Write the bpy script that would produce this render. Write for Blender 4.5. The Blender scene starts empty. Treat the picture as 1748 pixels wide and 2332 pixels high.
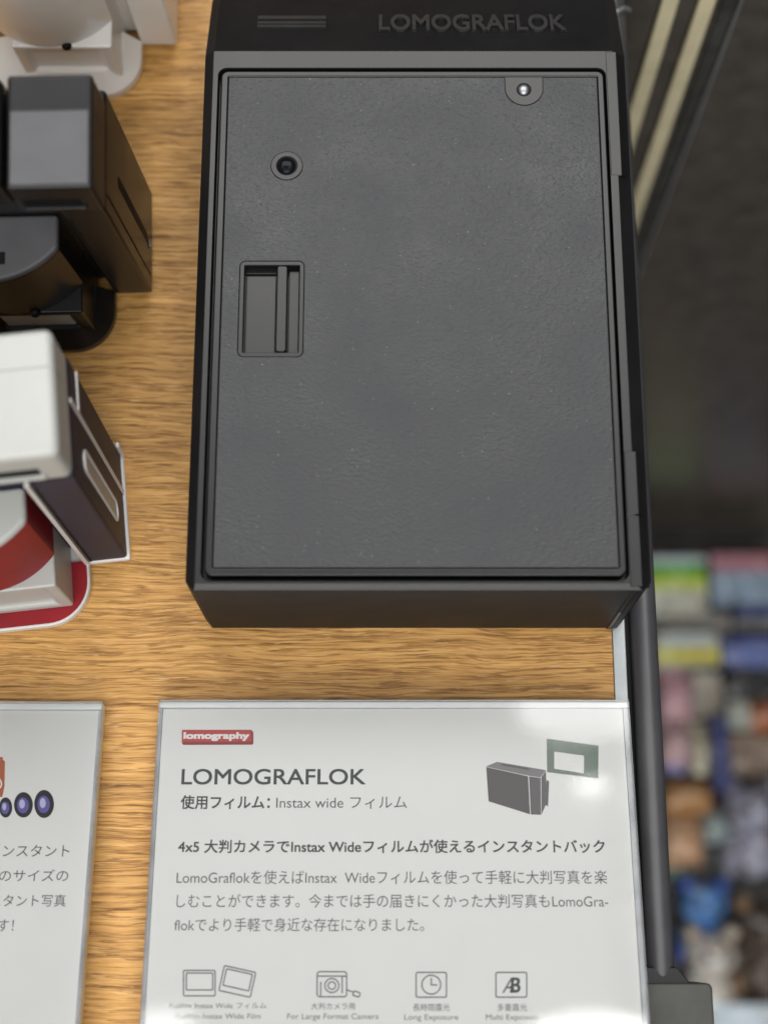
import bpy, bmesh, math, random
from mathutils import Matrix, Vector
random.seed(7)
sc = bpy.context.scene
COL = sc.collection
R = math.radians
MM = 0.001

# ------------------------------------------------------------------ camera
F, TH = 3400.0, R(16.2)
CAM = Vector((0.0, -0.0894, 0.424))
cd = bpy.data.cameras.new("camera"); co = bpy.data.objects.new("camera", cd); COL.objects.link(co)
co.location = CAM; co.rotation_euler = (TH, 0, 0)
cd.sensor_fit = 'VERTICAL'; cd.sensor_height = 24.0; cd.lens = 24.0 * F / 2332.0
cd.clip_start = 0.01; cd.clip_end = 50
cd.dof.use_dof = True; cd.dof.focus_distance = 0.420; cd.dof.aperture_fstop = 4.1
sc.camera = co

# ------------------------------------------------------------------ light
w = bpy.data.worlds.new("World"); sc.world = w; w.use_nodes = True
w.node_tree.nodes["Background"].inputs[0].default_value = (1.0, 0.96, 0.92, 1)
w.node_tree.nodes["Background"].inputs[1].default_value = 0.05
def area(name, loc, sx, sy, radiance, col=(1, 1, 1), target=None, shape='RECTANGLE'):
    l = bpy.data.lights.new(name, 'AREA'); l.shape = shape; l.size = sx; l.size_y = sy
    a = sx * sy * (math.pi / 4 if shape in ('DISK', 'ELLIPSE') else 1)
    l.energy = radiance * math.pi * a; l.color = col
    o = bpy.data.objects.new(name, l); COL.objects.link(o); o.location = loc
    if target is not None:
        o.rotation_euler = (Vector(target) - Vector(loc)).to_track_quat('-Z', 'Y').to_euler()
    return o
# the shop's ceiling light panels and an added front fill, two metres above the table
WHITE = (1.0, 0.985, 0.96)
area("overhead_panel", (-0.05, 1.45, 1.9), 1.9, 1.34, 6.3, WHITE)
area("overhead_panel", (-0.05, -0.70, 1.9), 1.7, 1.7, 1.6, WHITE)
area("ceiling_tube", (0.0, -0.86, 1.87), 1.9, 0.10, 24, WHITE)
area("overhead_panel", (-0.05, -2.30, 1.9), 2.6, 1.3, 6.0, WHITE, (0, 0, 0))  # added fill lamp, brightens the faces turned towards the camera
area("overhead_panel", (-0.92, 0.47, 1.9), 0.56, 0.58, 2.6, WHITE)
area("overhead_panel", (0.70, 0.47, 1.9), 0.62, 0.58, 3.0, WHITE)
area("overhead_panel", (-0.06, 0.47, 1.9), 0.80, 0.58, 0.7, WHITE)
# small ceiling spots mirrored in the glossy sign covers
for lx, ly, sx_, sy_, rad in ((0.322, 0.586, 0.055, 0.024, 11), (0.318, 0.715, 0.22, 0.10, 6), (-0.315, 0.232, 0.085, 0.03, 10), (0.30, 0.222, 0.17, 0.035, 18)):
    area("ceiling_spot", (lx, ly, 1.85), sx_, sy_, rad, (1, 1, 0.97), None, 'ELLIPSE')

sc.view_settings.view_transform = 'Standard'; sc.view_settings.look = 'None'
sc.view_settings.exposure = -0.10; sc.view_settings.gamma = 1.0
sc.view_settings.use_curve_mapping = False
sc.render.engine = 'CYCLES'
sc.cycles.use_denoising = True
sc.cycles.max_bounces = 8
sc.cycles.caustics_reflective = False; sc.cycles.caustics_refractive = False

# ------------------------------------------------------------------ measuring helpers
_s, _c = math.sin(TH), math.cos(TH)
def ray(px, py):
    u = (px - 874) / F; v = -(py - 1166) / F
    return Vector((u, _s + v * _c, -_c + v * _s))
def P(px, py, z=0.0):
    """point of the photograph taken at height z (all in mm)"""
    d = ray(px, py); t = (z * MM - CAM.z) / d.z
    return Vector(((CAM.x + d.x * t) / MM, (CAM.y + d.y * t) / MM, z))

# ------------------------------------------------------------------ materials
def nt(name):
    m = bpy.data.materials.new(name); m.use_nodes = True
    t = m.node_tree; b = t.nodes["Principled BSDF"]
    return m, t, b
def node(t, kind, **kw):
    n = t.nodes.new(kind)
    for k, v in kw.items():
        if hasattr(n, k): setattr(n, k, v)
        else: n.inputs[k].default_value = v
    return n
def ramp(t, fac, stops):
    r = t.nodes.new('ShaderNodeValToRGB')
    el = r.color_ramp.elements
    while len(el) < len(stops): el.new(0.5)
    for e, (p, c) in zip(el, stops):
        e.position = p; e.color = (*c, 1) if len(c) == 3 else c
    t.links.new(fac, r.inputs[0]); return r
def coords(t, scale):
    tc = t.nodes.new('ShaderNodeTexCoord'); mp = t.nodes.new('ShaderNodeMapping')
    mp.inputs['Scale'].default_value = scale
    t.links.new(tc.outputs['Object'], mp.inputs[0]); return mp.outputs[0]
def plastic(name, col, rough=0.4, bump=0.0, bscale=2500, spec=0.5, var=0.12, coat=0.0):
    m, t, b = nt(name)
    co_ = coords(t, (1, 1, 1))
    n = node(t, 'ShaderNodeTexNoise', Scale=90.0, Detail=5.0); t.links.new(co_, n.inputs['Vector'])
    lo = tuple(c * (1 - var) for c in col); hi = tuple(min(1, c * (1 + var)) for c in col)
    r = ramp(t, n.outputs['Fac'], [(0.3, lo), (0.7, hi)]); t.links.new(r.outputs[0], b.inputs['Base Color'])
    mr = node(t, 'ShaderNodeMapRange'); mr.inputs['To Min'].default_value = rough * 0.88; mr.inputs['To Max'].default_value = rough * 1.12
    t.links.new(n.outputs['Fac'], mr.inputs[0]); t.links.new(mr.outputs[0], b.inputs['Roughness'])
    b.inputs['Specular IOR Level'].default_value = spec
    b.inputs['Coat Weight'].default_value = coat
    if bump:
        n2 = node(t, 'ShaderNodeTexNoise', Scale=float(bscale), Detail=2.0); t.links.new(co_, n2.inputs['Vector'])
        bp = node(t, 'ShaderNodeBump', Strength=bump, Distance=0.0002); t.links.new(n2.outputs['Fac'], bp.inputs['Height'])
        t.links.new(bp.outputs[0], b.inputs['Normal'])
    return m

def wood_material():
    m, t, b = nt("oak_laminate"); L = t.links
    c1 = coords(t, (1, 1, 1))
    wob = node(t, 'ShaderNodeTexNoise', Scale=26.0, Detail=3.0); L.new(c1, wob.inputs['Vector'])
    sub = node(t, 'ShaderNodeVectorMath', operation='SUBTRACT'); L.new(wob.outputs['Color'], sub.inputs[0]); sub.inputs[1].default_value = (.5, .5, .5)
    mul = node(t, 'ShaderNodeVectorMath', operation='MULTIPLY'); L.new(sub.outputs[0], mul.inputs[0]); mul.inputs[1].default_value = (0.0, 0.0050, 0)
    add = node(t, 'ShaderNodeVectorMath', operation='ADD'); L.new(c1, add.inputs[0]); L.new(mul.outputs[0], add.inputs[1])
    def stretched(sx, sy, detail, rough=0.55):
        mp = t.nodes.new('ShaderNodeMapping'); mp.inputs['Scale'].default_value = (sx, sy, 1)
        L.new(add.outputs[0], mp.inputs[0])
        n = node(t, 'ShaderNodeTexNoise', Scale=1.0, Detail=detail, Roughness=rough); L.new(mp.outputs[0], n.inputs['Vector'])
        return n.outputs['Fac']
    broad = stretched(9, 75, 3)
    mid = stretched(22, 300, 5, 0.62)
    fine = stretched(58, 1050, 5, 0.66)
    fleck = stretched(150, 1300, 2)
    base = ramp(t, broad, [(0.25, WOOD[0]), (0.5, WOOD[1]), (0.75, WOOD[2])])
    dk = ramp(t, mid, [(0.33, (0.86, 0.83, 0.80)), (0.52, (1, 1, 1)), (0.70, (1.06, 1.06, 1.07))])
    dk2 = ramp(t, fine, [(0.34, (0.38, 0.31, 0.25)), (0.43, (0.80, 0.77, 0.74)), (0.50, (1.0, 1.0, 1.0)), (0.62, (1.20, 1.26, 1.36))])
    m1 = node(t, 'ShaderNodeMix', data_type='RGBA', blend_type='MULTIPLY'); m1.inputs[0].default_value = 1
    L.new(base.outputs[0], m1.inputs[6]); L.new(dk.outputs[0], m1.inputs[7])
    m2 = node(t, 'ShaderNodeMix', data_type='RGBA', blend_type='MULTIPLY'); m2.inputs[0].default_value = 0.85
    L.new(m1.outputs[2], m2.inputs[6]); L.new(dk2.outputs[0], m2.inputs[7])
    hair = stretched(22, 560, 4, 0.55)
    hr = ramp(t, hair, [(0.0, (1, 1, 1)), (0.455, (1, 1, 1)), (0.488, (.50, .43, .36)), (0.512, (.50, .43, .36)), (0.53, (1.10, 1.12, 1.16)), (0.58, (1, 1, 1))])
    mh = node(t, 'ShaderNodeMix', data_type='RGBA', blend_type='MULTIPLY'); mh.inputs[0].default_value = 0.8
    L.new(m2.outputs[2], mh.inputs[6]); L.new(hr.outputs[0], mh.inputs[7]); m2 = mh
    fl = ramp(t, fleck, [(0.62, (0, 0, 0)), (0.74, (1, 1, 1))])
    m3 = node(t, 'ShaderNodeMix', data_type='RGBA', blend_type='MIX'); L.new(fl.outputs[0], m3.inputs[0])
    L.new(m2.outputs[2], m3.inputs[6]); m3.inputs[7].default_value = (0.60, 0.385, 0.19, 1)
    L.new(m3.outputs[2], b.inputs['Base Color'])
    rr_ = ramp(t, fine, [(0.35, (.62,) * 3), (0.65, (.36,) * 3)]); L.new(rr_.outputs[0], b.inputs['Roughness'])
    hs = node(t, 'ShaderNodeMath', operation='ADD'); L.new(fine, hs.inputs[0]); L.new(mid, hs.inputs[1])
    bp = node(t, 'ShaderNodeBump', Strength=0.55, Distance=0.00035); L.new(hs.outputs[0], bp.inputs['Height'])
    L.new(bp.outputs[0], b.inputs['Normal'])
    b.inputs['Specular IOR Level'].default_value = 0.4
    return m
WOOD = [(0.41, 0.215, 0.060), (0.545, 0.294, 0.084), (0.60, 0.335, 0.104)]

def leather_material():
    m, t, b = nt("black_leatherette"); L = t.links
    c1 = coords(t, (1, 1, 1))
    v = node(t, 'ShaderNodeTexVoronoi', Scale=1150.0); v.feature = 'SMOOTH_F1'
    n = node(t, 'ShaderNodeTexNoise', Scale=700.0, Detail=4.0, Distortion=1.2); L.new(c1, n.inputs['Vector'])
    mp = t.nodes.new('ShaderNodeMapping'); mp.inputs['Scale'].default_value = (0.75, 1.25, 1); L.new(c1, mp.inputs[0])
    L.new(mp.outputs[0], v.inputs['Vector'])
    a = node(t, 'ShaderNodeMath', operation='ADD'); L.new(v.outputs['Distance'], a.inputs[0]); L.new(n.outputs['Fac'], a.inputs[1])
    bp = node(t, 'ShaderNodeBump', Strength=0.55, Distance=0.00028); L.new(a.outputs[0], bp.inputs['Height'])
    L.new(bp.outputs[0], b.inputs['Normal'])
    n2 = node(t, 'ShaderNodeTexNoise', Scale=40.0, Detail=6.0); L.new(c1, n2.inputs['Vector'])
    r = ramp(t, n2.outputs['Fac'], [(0.3, (0.021, 0.023, 0.026)), (0.7, (0.029, 0.031, 0.035))]); L.new(r.outputs[0], b.inputs['Base Color'])
    n3 = node(t, 'ShaderNodeTexNoise', Scale=1400.0, Detail=1.0); L.new(c1, n3.inputs['Vector'])
    sp = ramp(t, n3.outputs['Fac'], [(0.765, (0, 0, 0)), (0.80, (1, 1, 1))])
    mx = node(t, 'ShaderNodeMix', data_type='RGBA'); L.new(sp.outputs[0], mx.inputs[0]); L.new(r.outputs[0], mx.inputs[6]); mx.inputs[7].default_value = (.16, .16, .16, 1)
    L.new(mx.outputs[2], b.inputs['Base Color'])
    r2 = ramp(t, n2.outputs['Fac'], [(0.3, (.42,) * 3), (0.7, (.56,) * 3)]); L.new(r2.outputs[0], b.inputs['Roughness'])
    return m

def pane_material():
    m = bpy.data.materials.new("clear_acrylic"); m.use_nodes = True; t = m.node_tree
    t.nodes.clear()
    out = t.nodes.new('ShaderNodeOutputMaterial'); mix = t.nodes.new('ShaderNodeMixShader')
    tr = t.nodes.new('ShaderNodeBsdfTransparent'); gl = t.nodes.new('ShaderNodeBsdfGlossy')
    tr.inputs[0].default_value = (0.985, 0.985, 0.985, 1); gl.inputs['Roughness'].default_value = 0.03
    n = node(t, 'ShaderNodeTexNoise', Scale=60.0, Detail=6.0)
    co_ = coords(t, (1, 1, 1)); t.links.new(co_, n.inputs['Vector'])
    rr_ = ramp(t, n.outputs['Fac'], [(0.40, (.035,) * 3), (0.75, (.085,) * 3)]); t.links.new(rr_.outputs[0], gl.inputs['Roughness'])
    fr = t.nodes.new('ShaderNodeFresnel'); fr.inputs[0].default_value = 1.49
    t.links.new(fr.outputs[0], mix.inputs[0]); t.links.new(tr.outputs[0], mix.inputs[1]); t.links.new(gl.outputs[0], mix.inputs[2])
    t.links.new(mix.outputs[0], out.inputs[0])
    return m

M = {}
M['wood'] = wood_material()
M['leather'] = leather_material()
M['black'] = plastic("black_plastic", (0.008, 0.008, 0.009), 0.30, 0.06, 3500, spec=0.20)
M['black_satin'] = plastic("black_satin_plastic", (0.008, 0.008, 0.009), 0.30, 0.05, 3500, spec=0.38)
M['grey_satin'] = plastic("dark_grey_plastic", (0.080, 0.082, 0.089), 0.50, 0.10, 3500)
M['pit'] = plastic("deep_black", (0.004, 0.004, 0.004), 0.6, spec=0.2)
M['glass'] = plastic("dark_lens_glass", (0.005, 0.006, 0.008), 0.10, spec=0.09, coat=0.0)
M['silver'] = plastic("polished_steel", (0.36, 0.37, 0.40), 0.45)
M['silver'].node_tree.nodes["Principled BSDF"].inputs['Metallic'].default_value = 1
M['alu'] = plastic("brushed_aluminium", (0.36, 0.385, 0.40), 0.38)
M['alu'].node_tree.nodes["Principled BSDF"].inputs['Metallic'].default_value = 0.8
M['tube'] = plastic("black_powder_coat", (0.045, 0.046, 0.051), 0.40, 0.2, 1800, spec=0.8)
M['black_matte'] = plastic("black_shade_plastic", (0.007, 0.007, 0.008), 0.55, 0.12, 3500, spec=0.22)
M['relief'] = plastic("dull_grey_relief", (0.020, 0.020, 0.021), 0.45)  # even tone, a little lighter than the body black
M['recess'] = plastic("grey_recess", (0.30, 0.31, 0.30), 0.35)
M['stone'] = plastic("worn_grey_plastic", (0.040, 0.041, 0.037), 0.55, 0.3, 600, var=0.35)
M['white'] = plastic("white_plastic", (0.44, 0.45, 0.43), 0.36, 0.05, 3000, var=0.03)
M['cream'] = plastic("warm_white_plastic", (0.72, 0.70, 0.67), 0.25, 0.05, 3000, var=0.03)
M['navy'] = plastic("navy_leatherette", (0.020, 0.019, 0.036), 0.5, 0.3, 2200, spec=0.25, var=0.25)
M['red'] = plastic("red_leatherette", (0.25, 0.011, 0.018), 0.5, 0.25, 2200, spec=0.3, var=0.15)
M['trim'] = plastic("pale_grey_trim", (0.62, 0.61, 0.60), 0.3, var=0.04)
M['paper'] = plastic("printed_white_sheet", (0.715, 0.73, 0.72), 0.5, var=0.012)
M['edge'] = plastic("lit_acrylic_edge", (0.86, 0.90, 0.90), 0.25, var=0.03)  # white put in for the light caught in the sign's top edge
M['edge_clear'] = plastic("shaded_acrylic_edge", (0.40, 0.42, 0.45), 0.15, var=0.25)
M['backing'] = plastic("cream_backing_edge", (0.62, 0.57, 0.38), 0.35, var=0.12)
M['pane'] = pane_material()
def ink(name, c): return plastic(name, c, 0.55, var=0.05, spec=0.3)
M['ink_dark'] = ink("dark_green_black_ink", (0.030, 0.040, 0.034))
M['ink_mid'] = ink("grey_ink", (0.085, 0.09, 0.09))
M['ink_light'] = ink("light_grey_ink", (0.17, 0.175, 0.175))
M['ink_red'] = ink("red_ink", (0.46, 0.045, 0.045))
M['ink_red_dark'] = ink("deep_red_ink", (0.24, 0.02, 0.025))
M['ink_white'] = ink("white_ink", (0.80, 0.78, 0.77))
M['ink_char'] = ink("charcoal_ink", (0.085, 0.082, 0.085))
M['ink_black'] = ink("lens_black_ink", (0.022, 0.022, 0.028))
M['ink_char2'] = ink("charcoal_side_ink", (0.11, 0.107, 0.115))
M['ink_char3'] = ink("charcoal_top_ink", (0.19, 0.185, 0.195))
M['ink_green'] = ink("grey_green_ink", (0.15, 0.20, 0.165))
M['ink_orange'] = ink("orange_ink", (0.42, 0.12, 0.055))
M['ink_violet'] = ink("violet_ink", (0.12, 0.11, 0.34))
M['ink_lilac'] = ink("lilac_ink", (0.48, 0.48, 0.72))
M['panel_dark'] = plastic("dark_brown_panel", (0.058, 0.050, 0.041), 0.30, var=0.3)
M['cream_strip'] = plastic("cream_strip", (0.70, 0.63, 0.42), 0.45, var=0.1)

# ------------------------------------------------------------------ mesh helpers (all in mm, world axes)
def thing(name, label, cat, loc, group=None, rx=0.0, rz=0.0):
    o = bpy.data.objects.new(name, None); COL.objects.link(o)
    o.location = Vector(loc) * MM; o.rotation_euler = (rx, 0, rz)
    o.empty_display_size = 0.01
    o['label'] = label; o['category'] = cat
    if group: o['group'] = group
    return o
def world(o):
    m = Matrix.Identity(4)
    while o is not None:
        m = (Matrix.Translation(o.location) @ o.rotation_euler.to_matrix().to_4x4()) @ m
        o = o.parent
    return m
def obj(name, bm, mat, parent=None, bevel=0.0, seg=2, smooth=False, local=False, origin=None, angle=28):
    """links bm (mm) as ONE mesh; world-space verts unless local=True"""
    bmesh.ops.recalc_face_normals(bm, faces=bm.faces[:])
    sm = Matrix.Scale(MM, 4)
    if local: mtx = sm
    else:
        if parent is not None: base = world(parent)
        elif origin is not None: base = Matrix.Translation(Vector(origin) * MM)
        else: base = Matrix.Identity(4)
        mtx = base.inverted() @ sm
    bm.transform(mtx)
    me = bpy.data.meshes.new(name); bm.to_mesh(me); bm.free()
    me.materials.append(mat)
    o = bpy.data.objects.new(name, me); COL.objects.link(o)
    if origin is not None and parent is None: o.location = Vector(origin) * MM
    if parent is not None: o.parent = parent
    if bevel:
        bv = o.modifiers.new("bevel", 'BEVEL'); bv.width = bevel * MM; bv.segments = seg
        bv.limit_method = 'ANGLE'; bv.angle_limit = R(angle); bv.harden_normals = True
    if smooth or bevel:
        for p in me.polygons: p.use_smooth = True
        try:
            me.set_sharp_from_angle(angle=R(35))
        except Exception: pass
    return o
def tag(o, label, cat, group=None):
    o['label'] = label; o['category'] = cat
    if group: o['group'] = group
    return o
def rr(x0, x1, y0, y1, r, z=0.0, n=6):
    pts = []
    for cx, cy, a0 in ((x1 - r, y0 + r, -90), (x1 - r, y1 - r, 0), (x0 + r, y1 - r, 90), (x0 + r, y0 + r, 180)):
        for k in range(n + 1):
            a = R(a0 + 90 * k / n)
            pts.append((cx + r * math.cos(a), cy + r * math.sin(a), z))
    return pts
def vs(bm, pts): return [bm.verts.new(p) for p in pts]
def bridge(bm, A, B):
    n = len(A)
    for i in range(n):
        j = (i + 1) % n
        try: bm.faces.new((A[i], A[j], B[j], B[i]))
        except ValueError: pass
def box(bm, x0, x1, y0, y1, z0, z1):
    v = vs(bm, [(x0, y0, z0), (x1, y0, z0), (x1, y1, z0), (x0, y1, z0), (x0, y0, z1), (x1, y0, z1), (x1, y1, z1), (x0, y1, z1)])
    for f in ((0, 3, 2, 1), (4, 5, 6, 7), (0, 1, 5, 4), (1, 2, 6, 5), (2, 3, 7, 6), (3, 0, 4, 7)):
        bm.faces.new([v[i] for i in f])
    return v
def prism(bm, pts, z0, z1):
    a = vs(bm, [(p[0], p[1], z0) for p in pts]); b = vs(bm, [(p[0], p[1], z1) for p in pts])
    bridge(bm, a, b); bm.faces.new(list(reversed(a))); bm.faces.new(b)
def ringprism(bm, outer, inner, z0, z1):
    o0 = vs(bm, [(p[0], p[1], z0) for p in outer]); o1 = vs(bm, [(p[0], p[1], z1) for p in outer])
    i0 = vs(bm, [(p[0], p[1], z0) for p in inner]); i1 = vs(bm, [(p[0], p[1], z1) for p in inner])
    bridge(bm, o0, o1); bridge(bm, o1, i1); bridge(bm, i1, i0); bridge(bm, i0, o0)
def circ(cx, cy, r, n=40, z=0.0): return [(cx + r * math.cos(2 * math.pi * k / n), cy + r * math.sin(2 * math.pi * k / n), z) for k in range(n)]
def dome(bm, cx, cy, z, r, h, n=36, m=9):
    prev = None
    for i in range(m):
        a = math.pi / 2 * i / m
        ring = vs(bm, circ(cx, cy, r * math.cos(a), n, z + h * math.sin(a)))
        if prev: bridge(bm, prev, ring)
        else: bm.faces.new(list(reversed(ring)))
        prev = ring
    top = bm.verts.new((cx, cy, z + h))
    for k in range(n): bm.faces.new((prev[k], prev[(k + 1) % n], top))
def tube(bm, pts, r, n=24, cap=True):
    pts = [Vector(p) for p in pts]; prev = None; rings = []
    for i, p in enumerate(pts):
        d = (pts[min(i + 1, len(pts) - 1)] - pts[max(i - 1, 0)]).normalized()
        up = Vector((0, 0, 1)) if abs(d.z) < 0.9 else Vector((1, 0, 0))
        a = d.cross(up).normalized(); b = a.cross(d)
        rad = r[i] if isinstance(r, (list, tuple)) else r
        ring = vs(bm, [p + a * (rad * math.cos(2 * math.pi * k / n)) + b * (rad * math.sin(2 * math.pi * k / n)) for k in range(n)])
        if prev: bridge(bm, prev, ring)
        prev = ring; rings.append(ring)
    if cap: bm.faces.new(list(reversed(rings[0]))); bm.faces.new(rings[-1])
BM = bmesh.new

# ================================================================== SETTING: table
SX = 65.8
table = thing("display_table", "oak-look wooden display table top with a pale metal edge strip on its right side", "table", (-60, 50, -30))
b = BM(); box(b, -420, SX, -320, 640, -30, 0); obj("tabletop", b, M['wood'], table, 0.35)
b = BM(); box(b, SX + 0.03, SX + 3.9, -320, 640, -30, -0.25); obj("edge_strip", b, M['alu'], table, 0.3)

# ================================================================== rail beside the table
rail = thing("metal_rail", "black round metal rod running along the table edge into a grey block", "rail", (75, 0, -4))
TX = 75.1
b = BM(); tube(b, [(TX, -98, -1.2), (TX, 0, -1.2), (TX, 300, -1.2), (TX, 640, -1.2)], 3.9, 40); obj("rod", b, M['tube'], rail, smooth=True)
b = BM(); box(b, 69.9, 71.4, -320, 640, -12, -2.5); obj("rod_gap_shade", b, M['pit'], rail)  # black strip standing in for the dark gap beside the rod
b = BM()
a0 = vs(b, [(70.2, -95, -5.5), (79.2, -95, -5.5), (79.2, -95, 2.2), (70.2, -95, 2.2)])
a1 = vs(b, [(68.6, -99.6, -7), (82.6, -99.6, -7), (82.6, -99.6, 3.2), (68.6, -99.6, 3.2)])
bridge(b, a0, a1); b.faces.new(a0[::-1]); b.faces.new(a1); obj("collar", b, M['black'], rail, 0.3)
b = BM(); prism(b, rr(67.9, 87.8, -150, -99.0, 1.6), -14, 5.0); obj("end_block", b, M['stone'], rail, 0.7, 3)
b = BM(); q = P(1424, 36, 2)
tube(b, [(TX - 1.2, q.y - 26, 1.6), (TX - 1.2, q.y - 4, 2.2), (TX + 0.2, q.y + 0.5, 2.6), (TX + 3.0, q.y + 2.6, 2.4), (TX + 5.2, q.y + 3.2, 0.5)], [0.9, 1.0, 1.0, 0.9, 0.8], 12)
obj("wire_clip", b, M['alu'], rail, smooth=True)

# ================================================================== THE FILM BACK
dev = thing("film_back", "large black instant film back with a leather-grained door lying on the wooden table", "film back", (9, 80, 0))
ZT = 49.0
def zs(y): return ZT - (y - 157.5) * 0.42
RL, RR = -48.9, 65.6
OL, OR_ = -51.6, 69.4
b = BM()
low = [(-49.4, -1.4, 48.0), (67.0, -1.4, 48.0), (OR_, 1.4, 46.2), (OR_, 157.5, 46.2), (OR_, 184, zs(184) - 2.6), (64.5, 191, zs(191) - 2.0),
       (-46.5, 191, zs(191) - 2.0), (OL, 184, zs(184) - 2.6), (OL, 157.5, 46.2), (OL, 1.4, 46.2)]
upp = [(RL, -.4, 48.72), (RR, -.4, 48.72), (RR, .45, ZT), (RR, 157.5, ZT), (RR, 182.5, zs(182.5)), (62.5, 189, zs(189)),
       (-45.5, 189, zs(189)), (RL, 182.5, zs(182.5)), (RL, 157.5, ZT), (RL, .45, ZT)]
bas = [(p[0], p[1], 1.0) for p in low]
bas0 = [((p[0] - 9) * 0.985 + 9, (p[1] - 91) * 0.985 + 91, 0.0) for p in low]
v00, v0, v1, v2 = vs(b, bas0), vs(b, bas), vs(b, low), vs(b, upp)
bridge(b, v00, v0); bridge(b, v0, v1); bridge(b, v1, v2)
b.faces.new(v00[::-1]); b.faces.new(v2[3:9])
# rim top with the groove cut into it
g0, g1 = P(457, 1325, ZT), P(1432, 1300, ZT)
GX0, GX1, GY0, GY1 = P(457, 1300, ZT).x, P(1431, 1290, ZT).x, P(900, 1324, ZT).y, P(900, 155, ZT).y
outer = vs(b, rr(RL, RR, .45, 157.5, 0.0001, ZT))
lip = vs(b, [(RL, -.4, 48.72), (RR, -.4, 48.72), (RR, .45, ZT), (RL, .45, ZT)]); b.faces.new(lip)
gro = vs(b, rr(GX0, GX1, GY0, GY1, 2.6, ZT)); grd = vs(b, rr(GX0, GX1, GY0, GY1, 2.6, 45.2))
bridge(b, outer, gro); bridge(b, gro, grd); b.faces.new(grd)
bmesh.ops.remove_doubles(b, verts=b.verts[:], dist=0.01)
body_ = obj("body", b, M['black_satin'], dev, 0.40, 3, angle=12)
body_.data.materials.append(M['black_matte'])                      # duller black copy, put on walls and bevels to deepen their shade
for p in body_.data.polygons:
    if p.normal.z < 0.80: p.material_index = 1
# right rim blocks standing a little wider than the rim between them
for ya, yb, nm in ((P(1400, 400, ZT).y, 157.3, "rim_block"), (P(1400, 1171, ZT).y, P(1400, 1027, ZT).y, "rim_block"), (-.45, P(1400, 1173.5, ZT).y, "rim_block")):
    b = BM()
    x0 = GX1 + 0.15
    a = vs(b, [(x0, ya, ZT - .6), (RR + 3.35, ya, 46.4), (RR + 3.35, yb, 46.4), (x0, yb, ZT - .6)])
    c = vs(b, [(x0, ya, ZT + .12), (RR + 1.0, ya, ZT + .12), (RR + 1.0, yb, ZT + .12), (x0, yb, ZT + .12)])
    bridge(b, a, c); b.faces.new(a[::-1]); b.faces.new(c)
    obj(nm, b, M['black_satin'], dev, 0.3, 2)
# seams and polished strip at the front right corner
b = BM(); box(b, 64.0, 64.3, -1.52, -1.2, .5, 47.6); box(b, 65.3, 65.6, -1.54, -1.2, .5, 47.6); obj("corner_seam", b, M['pit'], dev)
b = BM(); box(b, 64.35, 65.25, -1.7, -1.0, .4, 22); obj("corner_strip", b, M['grey_satin'], dev, 0.25)
# lettering raised on the back slope
slope = math.atan(0.42)

# --- door
FX0, FX1, FY0, FY1 = P(465, 1290, ZT).x, P(1426, 1290, ZT).x, P(900, 1312, ZT).y, P(900, 162, ZT).y
LX0, LX1, LY0, LY1 = P(485, 1290, ZT).x, P(1408, 1290, ZT).x, P(900, 1293, ZT).y, P(900, 176, ZT).y
HX0, HX1, HY0, HY1 = P(543, 700, ZT).x, P(692, 700, ZT).x, P(600, 813, ZT).y, P(600, 594, ZT).y
hole = rr(HX0, HX1, HY0, HY1, 1.7)
b = BM(); ringprism(b, rr(FX0, FX1, FY0, FY1, 2.0), hole, 45.3, 48.6); door = obj("door", b, M['pit'], dev)
b = BM(); ringprism(b, rr(FX0, FX1, FY0, FY1, 2.0), rr(LX0 - .05, LX1 + .05, LY0 - .05, LY1 + .05, 0.25), 46.5, 49.25)
obj("door_frame", b, M['black_satin'], door, 0.55, 4)
b = BM(); ringprism(b, rr(LX0 + .12, LX1 - .12, LY0 + .12, LY1 - .12, 0.2), rr(HX0 - .06, HX1 + .06, HY0 - .06, HY1 + .06, 1.75), 48.0, 49.0)
obj("leather_panel", b, M['leather'], door)
# --- latch set into the door
IX0, IX1, IY0, IY1 = HX0 + 1.35, HX1 - 1.35, HY0 + 1.3, HY1 - 1.3
b = BM(); ringprism(b, rr(HX0 + .1, HX1 - .1, HY0 + .1, HY1 - .1, 1.6), rr(IX0, IX1, IY0, IY1, 0.25), 45.4, 49.02); obj("latch_frame", b, M['black_satin'], door, 0.18)
b = BM(); box(b, IX0 - .1, IX1 + .1, IY0 - .1, IY1 + .1, 44.6, 45.4); obj("latch_recess", b, M['black_satin'], door)
xb0, xb1 = P(629, 700, ZT).x, P(653, 700, ZT).x
b = BM(); box(b, IX0 + .35, xb0 - .35, IY0 + .15, IY1 - 2.0, 45.5, 46.3); obj("slide_plate", b, M['black_satin'], door, 0.2)
b = BM(); box(b, IX0 + .2, xb0 - .35, IY1 - 1.35, IY1 - .95, 45.5, 46.3); obj("slide_stop", b, M['black_satin'], door, 0.1)
b = BM(); prism(b, rr(xb0, xb1, IY0 + .35, IY1 - .1, .75), 45.5, 48.9); obj("latch_bar", b, M['black_satin'], door, 0.35, 3)
b = BM(); box(b, xb1 + .35, IX1 - .15, IY0 + .15, IY1 - .8, 45.5, 46.8); obj("slide_plate", b, M['black_satin'], door, 0.2)
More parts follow.
